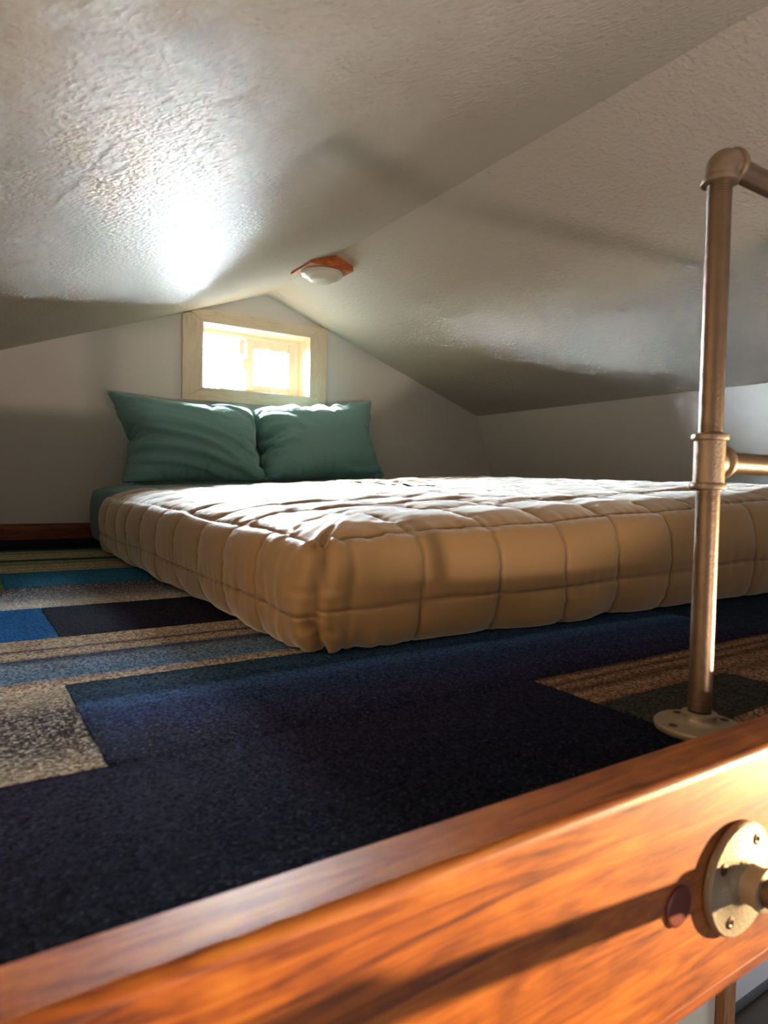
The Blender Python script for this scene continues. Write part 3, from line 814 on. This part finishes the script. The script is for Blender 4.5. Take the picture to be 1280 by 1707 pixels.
# where they press on each other they flatten along one upright plane
def press(P, xm, sgn):
    d = (xm-P[:, 0])*sgn; k = .008
    P[:, 0] = xm-sgn*(np.where(d/k > 25, d, k*np.log1p(np.exp(np.clip(d/k, -30, 26))))+.0008); return P
PA = press(PA, 1.068, 1); PB = press(PB, 1.068, -1); PA[:, 2] += .0; PB[:, 2] += .003
make_pillow('pillow', PA, 'left teal pillow, larger, its sharp upper corner away from the window',
    [((.02, .34), (.95, .02), .10, .030, .012), ((.03, .48), (.85, .10), .11, .026, .008), ((.06, .22), (.70, .02), .07, .022, .008),
     ((.0, .62), (.7, .34), .08, .03, .005), ((.10, .85), (.75, .62), -.02, .03, .004), ((.45, .93), (.95, .62), .05, .03, .006), ((.5, .5), (.98, .1), .05, .02, .005)], 3)
make_pillow('pillow', PB, 'right teal pillow with sun on its crumpled top edge',
    [((.0, .36), (.32, .40), .03, .025, .010), ((.0, .24), (.22, .30), .02, .022, .008), ((.0, .55), (.4, .50), .06, .03, .006), ((.05, .75), (.35, .55), .03, .025, .007),
     ((.25, .98), (.34, .82), .02, .03, .009), ((.5, .98), (.56, .78), -.02, .03, .010), ((.66, .99), (.62, .80), .02, .025, .009), ((.98, .16), (.6, .12), .03, .03, .008), ((.8, .95), (.72, .82), .01, .02, .008)], 8)

# ------------------------------------------------------------------ loft edge beam
beam = empty('loft_edge_beam', (1.0, (YF0+YF1)/2, -.155)); tag(beam, 'orange stained wooden beam along the open edge of the loft', 'beam')
def bch(o): o.parent = beam; o.matrix_parent_inverse = Matrix.Translation(beam.location).inverted(); return o
bz0, bz1 = -.146, .030
bx0, bx1 = side_x(0, False)+.002, side_x(0)-.002
rr = .007
bp = [(YF0, bz0+.004), (YF0+.004, bz0), (YF1, bz0), (YF1, bz1-.002), (YF1-.002, bz1)]
for k in range(7):
    a = math.pi/2+math.pi/2*k/6; bp.append((YF0+rr+rr*math.cos(a), bz1-rr+rr*math.sin(a)))
bo = prism('board', bp, 'x', bx0, bx1, 'beam_wood'); bch(bo)
lip = box('bottom_strip', bx0, bx1, YF0+.004, YF1, bz0-.012, bz0-.001, 'baseboard_wood', None, .002); bch(lip)
pg = lathe('wood_plug', [(.0145, 0), (.0145, .0035), (.0125, .0042)], (.430, YF0+.002, -.063), (0, -1, 0), 'plug', None, 40); bch(pg)

# ------------------------------------------------------------------ pipe railing
def fit(parent, o): o.parent = parent; o.matrix_parent_inverse = Matrix.Translation(parent.location).inverted(); return o
PX, PY, PR = .607, .366, .0107

def tube_path(name, pts, r, mat, seg=24, caps=True):
    pts = [Vector(p) for p in pts]; v = []; f = []
    n = len(pts); up = None
    for i, p in enumerate(pts):
        t = (pts[min(i+1, n-1)]-pts[max(i-1, 0)]).normalized()
        if up is None: up = t.orthogonal().normalized()
        up = (up-t*up.dot(t)).normalized(); b = t.cross(up)
        ri = r[i] if isinstance(r, (list, tuple)) else r
        for k in range(seg):
            a = 2*math.pi*k/seg; v.append(p+up*ri*math.cos(a)+b*ri*math.sin(a))
    for i in range(n-1):
        for k in range(seg): f.append([i*seg+k, i*seg+(k+1) % seg, (i+1)*seg+(k+1) % seg, (i+1)*seg+k])
    f += [list(range(seg))[::-1], [(n-1)*seg+k for k in range(seg)]]
    me = mesh_pd(name, v, f); o = link(name, me, mat, None, True)
    for p in me.polygons:
        if len(p.vertices) > 4: p.use_smooth = False
    md = o.modifiers.new('edges', 'EDGE_SPLIT'); md.split_angle = math.radians(50)
    return o
def join(objs, name):
    """merge plain meshes of one material into one part"""
    bm = bmesh.new()
    for o in objs:
        tmp = o.data.copy(); tmp.transform(o.matrix_world if o.parent is None else Matrix()); bm.from_mesh(tmp)
    me = bpy.data.meshes.new(name); bm.to_mesh(me); bm.free()
    mt = objs[0].data.materials[0]; smooth = True
    for o in objs: bpy.data.objects.remove(o)
    no = bpy.data.objects.new(name, me); COL.objects.link(no); me.materials.append(mt)
    md = no.modifiers.new('edges', 'EDGE_SPLIT'); md.split_angle = math.radians(40)
    return no
def elbow(name, corner, d1, d2, r, mat):
    """90 degree fitting with banded mouths, from corner along d1 and d2."""
    c = Vector(corner); d1 = Vector(d1).normalized(); d2 = Vector(d2).normalized()
    R_ = r*1.15; L = r*1.9; pts = []; cen = c+d1*R_+d2*R_
    pts.append(c+d1*L)
    for k in range(13):
        a = math.pi/2*k/12
        pts.append(cen-d2*R_*math.cos(a)-d1*R_*math.sin(a))
    pts.append(c+d2*L)
    body = tube_path('b', pts, r*1.32, mat)
    m1 = lathe('m', [(r*1.34, 0), (r*1.55, r*.12), (r*1.6, r*.3), (r*1.55, r*.62), (r*1.34, r*.72), (r*1.02, r*.74)], c+d1*(L-r*.55), d1, mat, None, 32)
    m2 = lathe('m', [(r*1.34, 0), (r*1.55, r*.12), (r*1.6, r*.3), (r*1.55, r*.62), (r*1.34, r*.72), (r*1.02, r*.74)], c+d2*(L-r*.55), d2, mat, None, 32)
    return join([body, m1, m2], name)
def tee(name, c, axis, branch, r, mat):
    c = Vector(c); a = Vector(axis).normalized(); b = Vector(branch).normalized(); L = r*2.45
    band = [(r*1.28, 0), (r*1.52, r*.10), (r*1.58, r*.28), (r*1.52, r*.55), (r*1.30, r*.66)]
    body = lathe('b', [(r*1.30, -L), (r*1.30, L)], c, a, mat, None, 32)
    br = lathe('b', [(r*1.26, 0), (r*1.28, r*1.75)], c, b, mat, None, 32)
    m = [lathe('m', band, c+a*(L-r*.6), a, mat, None, 32), lathe('m', band, c-a*(L-r*.6), -a, mat, None, 32), lathe('m', band, c+b*(r*1.45), b, mat, None, 32)]
    return join([body, br]+m, name)
def flange(name, c, axis, rad, mat, parent, holes=4, rot=.3, r=PR, hh=0.0):
    c = Vector(c); a = Vector(axis).normalized()
    prof = [(rad*.985, 0), (rad, .0008), (rad, .0045), (rad*.97, .0060), (r*2.0, .0066), (r*1.72, .0082), (r*1.42, .011), (r*1.38, .0125+hh), (r*1.50, .013+hh), (r*1.50, .0168+hh), (r*1.36, .0176+hh), (r*.9, .0177+hh)]
    fl_ = lathe(name, prof, c, a, mat, parent, 56)
    t = a.orthogonal().normalized(); b = a.cross(t)
    for k in range(holes):
        an = rot+2*math.pi*k/holes; q = c+(t*math.cos(an)+b*math.sin(an))*rad*.74
        # countersunk screw sitting in its dark hole
        h = lathe('screw', [(rad*.105, .0058), (rad*.105, .0069), (rad*.06, .0074), (rad*.035, .0066)], q, a, 'screw', None, 16)
        h.parent = fl_; h.matrix_parent_inverse = Matrix.Translation(parent.location).inverted()
    return fl_
E_Z, T_Z = .542, .260
rail = empty('pipe_railing', (PX, PY, 0)); tag(rail, 'iron pipe guard railing screwed to the carpet behind the beam', 'railing')
def rch(o): o.parent = rail; o.matrix_parent_inverse = Matrix.Translation(rail.location).inverted(); return o
fl1 = flange('floor_flange', (PX, PY, .0004), (0, 0, 1), .041, 'galvanised', rail, 4, .5); rch(fl1)
for o in list(fl1.children): o.matrix_parent_inverse = Matrix.Translation(rail.location).inverted(); o.matrix_parent_inverse = Matrix()
rch(pipe('post', (PX, PY, .020), (PX, PY, T_Z-PR*2.2), PR, 'iron_pipe', None))
rch(pipe('post', (PX, PY, T_Z+PR*2.2), (PX, PY, E_Z-PR*1.5), PR, 'iron_pipe', None))
for z0, z1 in ((.0177, .030), (T_Z-PR*2.45-.011, T_Z-PR*2.45), (T_Z+PR*2.45, T_Z+PR*2.45+.010), (E_Z-PR*2.1-.010, E_Z-PR*2.1)):
    rch(lathe('thread', [(PR*1.01, 0), (PR*.965, .0012), (PR*1.01, .0024), (PR*.965, .0036), (PR*1.01, .0048), (PR*.965, .006), (PR*1.01, .0072), (PR*.96, .0084), (PR*1.004, z1-z0)], (PX, PY, z0), (0, 0, 1), 'thread', None, 32))
rch(tee('tee_fitting', (PX, PY, T_Z), (0, 0, 1), (1, 0, 0), PR, 'iron_fitting'))
rch(elbow('elbow_fitting', (PX, PY, E_Z), (0, 0, -1), (1, 0, 0), PR, 'iron_fitting'))
rch(pipe('top_rail', (PX+PR*1.6, PY, E_Z), (side_x(E_Z)-.006, PY, E_Z), PR, 'iron_pipe', None))
rch(pipe('middle_rail', (PX+PR*1.6, PY, T_Z), (side_x(T_Z)-.006, PY, T_Z), PR, 'iron_pipe', None))
for z in (E_Z, T_Z): rch(lathe('wall_flange', [(.041, 0), (.041, .005), (.02, .007), (.017, .018), (PR, .019)], (side_x(z)-.001, PY, z), (-1, 0, 0), 'galvanised', None, 40))

# ------------------------------------------------------------------ ladder pipe screwed to the beam face
LFX, LFZ, LL = .504, -.064, .130
lad = empty('ladder_pipe', (LFX, YF0, LFZ)); tag(lad, 'iron pipe ladder bracket with a round flange screwed to the face of the beam', 'pipe bracket')
fl2 = flange('flange', (LFX, YF0-.0004, LFZ), (0, -1, 0), .0435, 'galvanised', lad, 4, .25, PR, .007)
fl2.parent = lad; fl2.matrix_parent_inverse = Matrix.Translation(lad.location).inverted()
for o in list(fl2.children): o.matrix_parent_inverse = Matrix()
def lch(o): o.parent = lad; o.matrix_parent_inverse = Matrix.Translation(lad.location).inverted(); return o
lch(lathe('thread', [(PR*1.01, 0), (PR*.965, .0012), (PR*1.01, .0024), (PR*.965, .0036), (PR*1.01, .0048), (PR*.965, .006), (PR*1.004, .012)], (LFX, YF0-.0247, LFZ), (0, -1, 0), 'thread', None, 32))
lch(pipe('pipe', (LFX, YF0-.02, LFZ), (LFX, YF0-LL+PR*1.5, LFZ), PR, 'iron_pipe', None))
lch(elbow('elbow_fitting', (LFX, YF0-LL, LFZ), (0, 1, 0), (0, 0, -1), PR, 'iron_fitting'))
lch(pipe('upright', (LFX, YF0-LL, LFZ-PR*1.5), (LFX, YF0-LL, ZLOW+.001), PR, 'iron_pipe', None))

# ------------------------------------------------------------------ what shows of the room below
struct(box('wall_back', LX0, LX1, .66, .70, ZLOW, -.17, 'kitchen_white'), 'pale grey kitchen wall under the loft')
struct(box('trim_1', 1.078, 1.112, .585, .659, ZLOW, -.17, 'door_wood', None, .002), 'upright wooden trim post under the loft')
pan = box('cabinet_panel', .70, 1.076, .60, .658, ZLOW, -.2, 'cream_panel', None, .002)
tag(pan, 'cream tall cabinet side just below the beam, left of the wooden trim', 'cabinet')
gp = box('splashback', 1.114, LX1-.001, .60, .658, -.66, -.2, 'kitchen_white', None, .001)
tag(gp, 'pale grey splashback panel above the dark worktop', 'panel')
ct = box('worktop', 1.09, LX1-.001, -.05, .598, -.71, -.676, 'stone_dark', None, .003)
tag(ct, 'dark speckled stone worktop in the kitchen below the loft', 'worktop')
cb_ = box('base_cabinet', 1.12, LX1-.001, 0, .598, ZLOW+.001, -.711, 'cream_panel', None, .002)
tag(cb_, 'cream base cabinet under the dark worktop', 'cabinet')
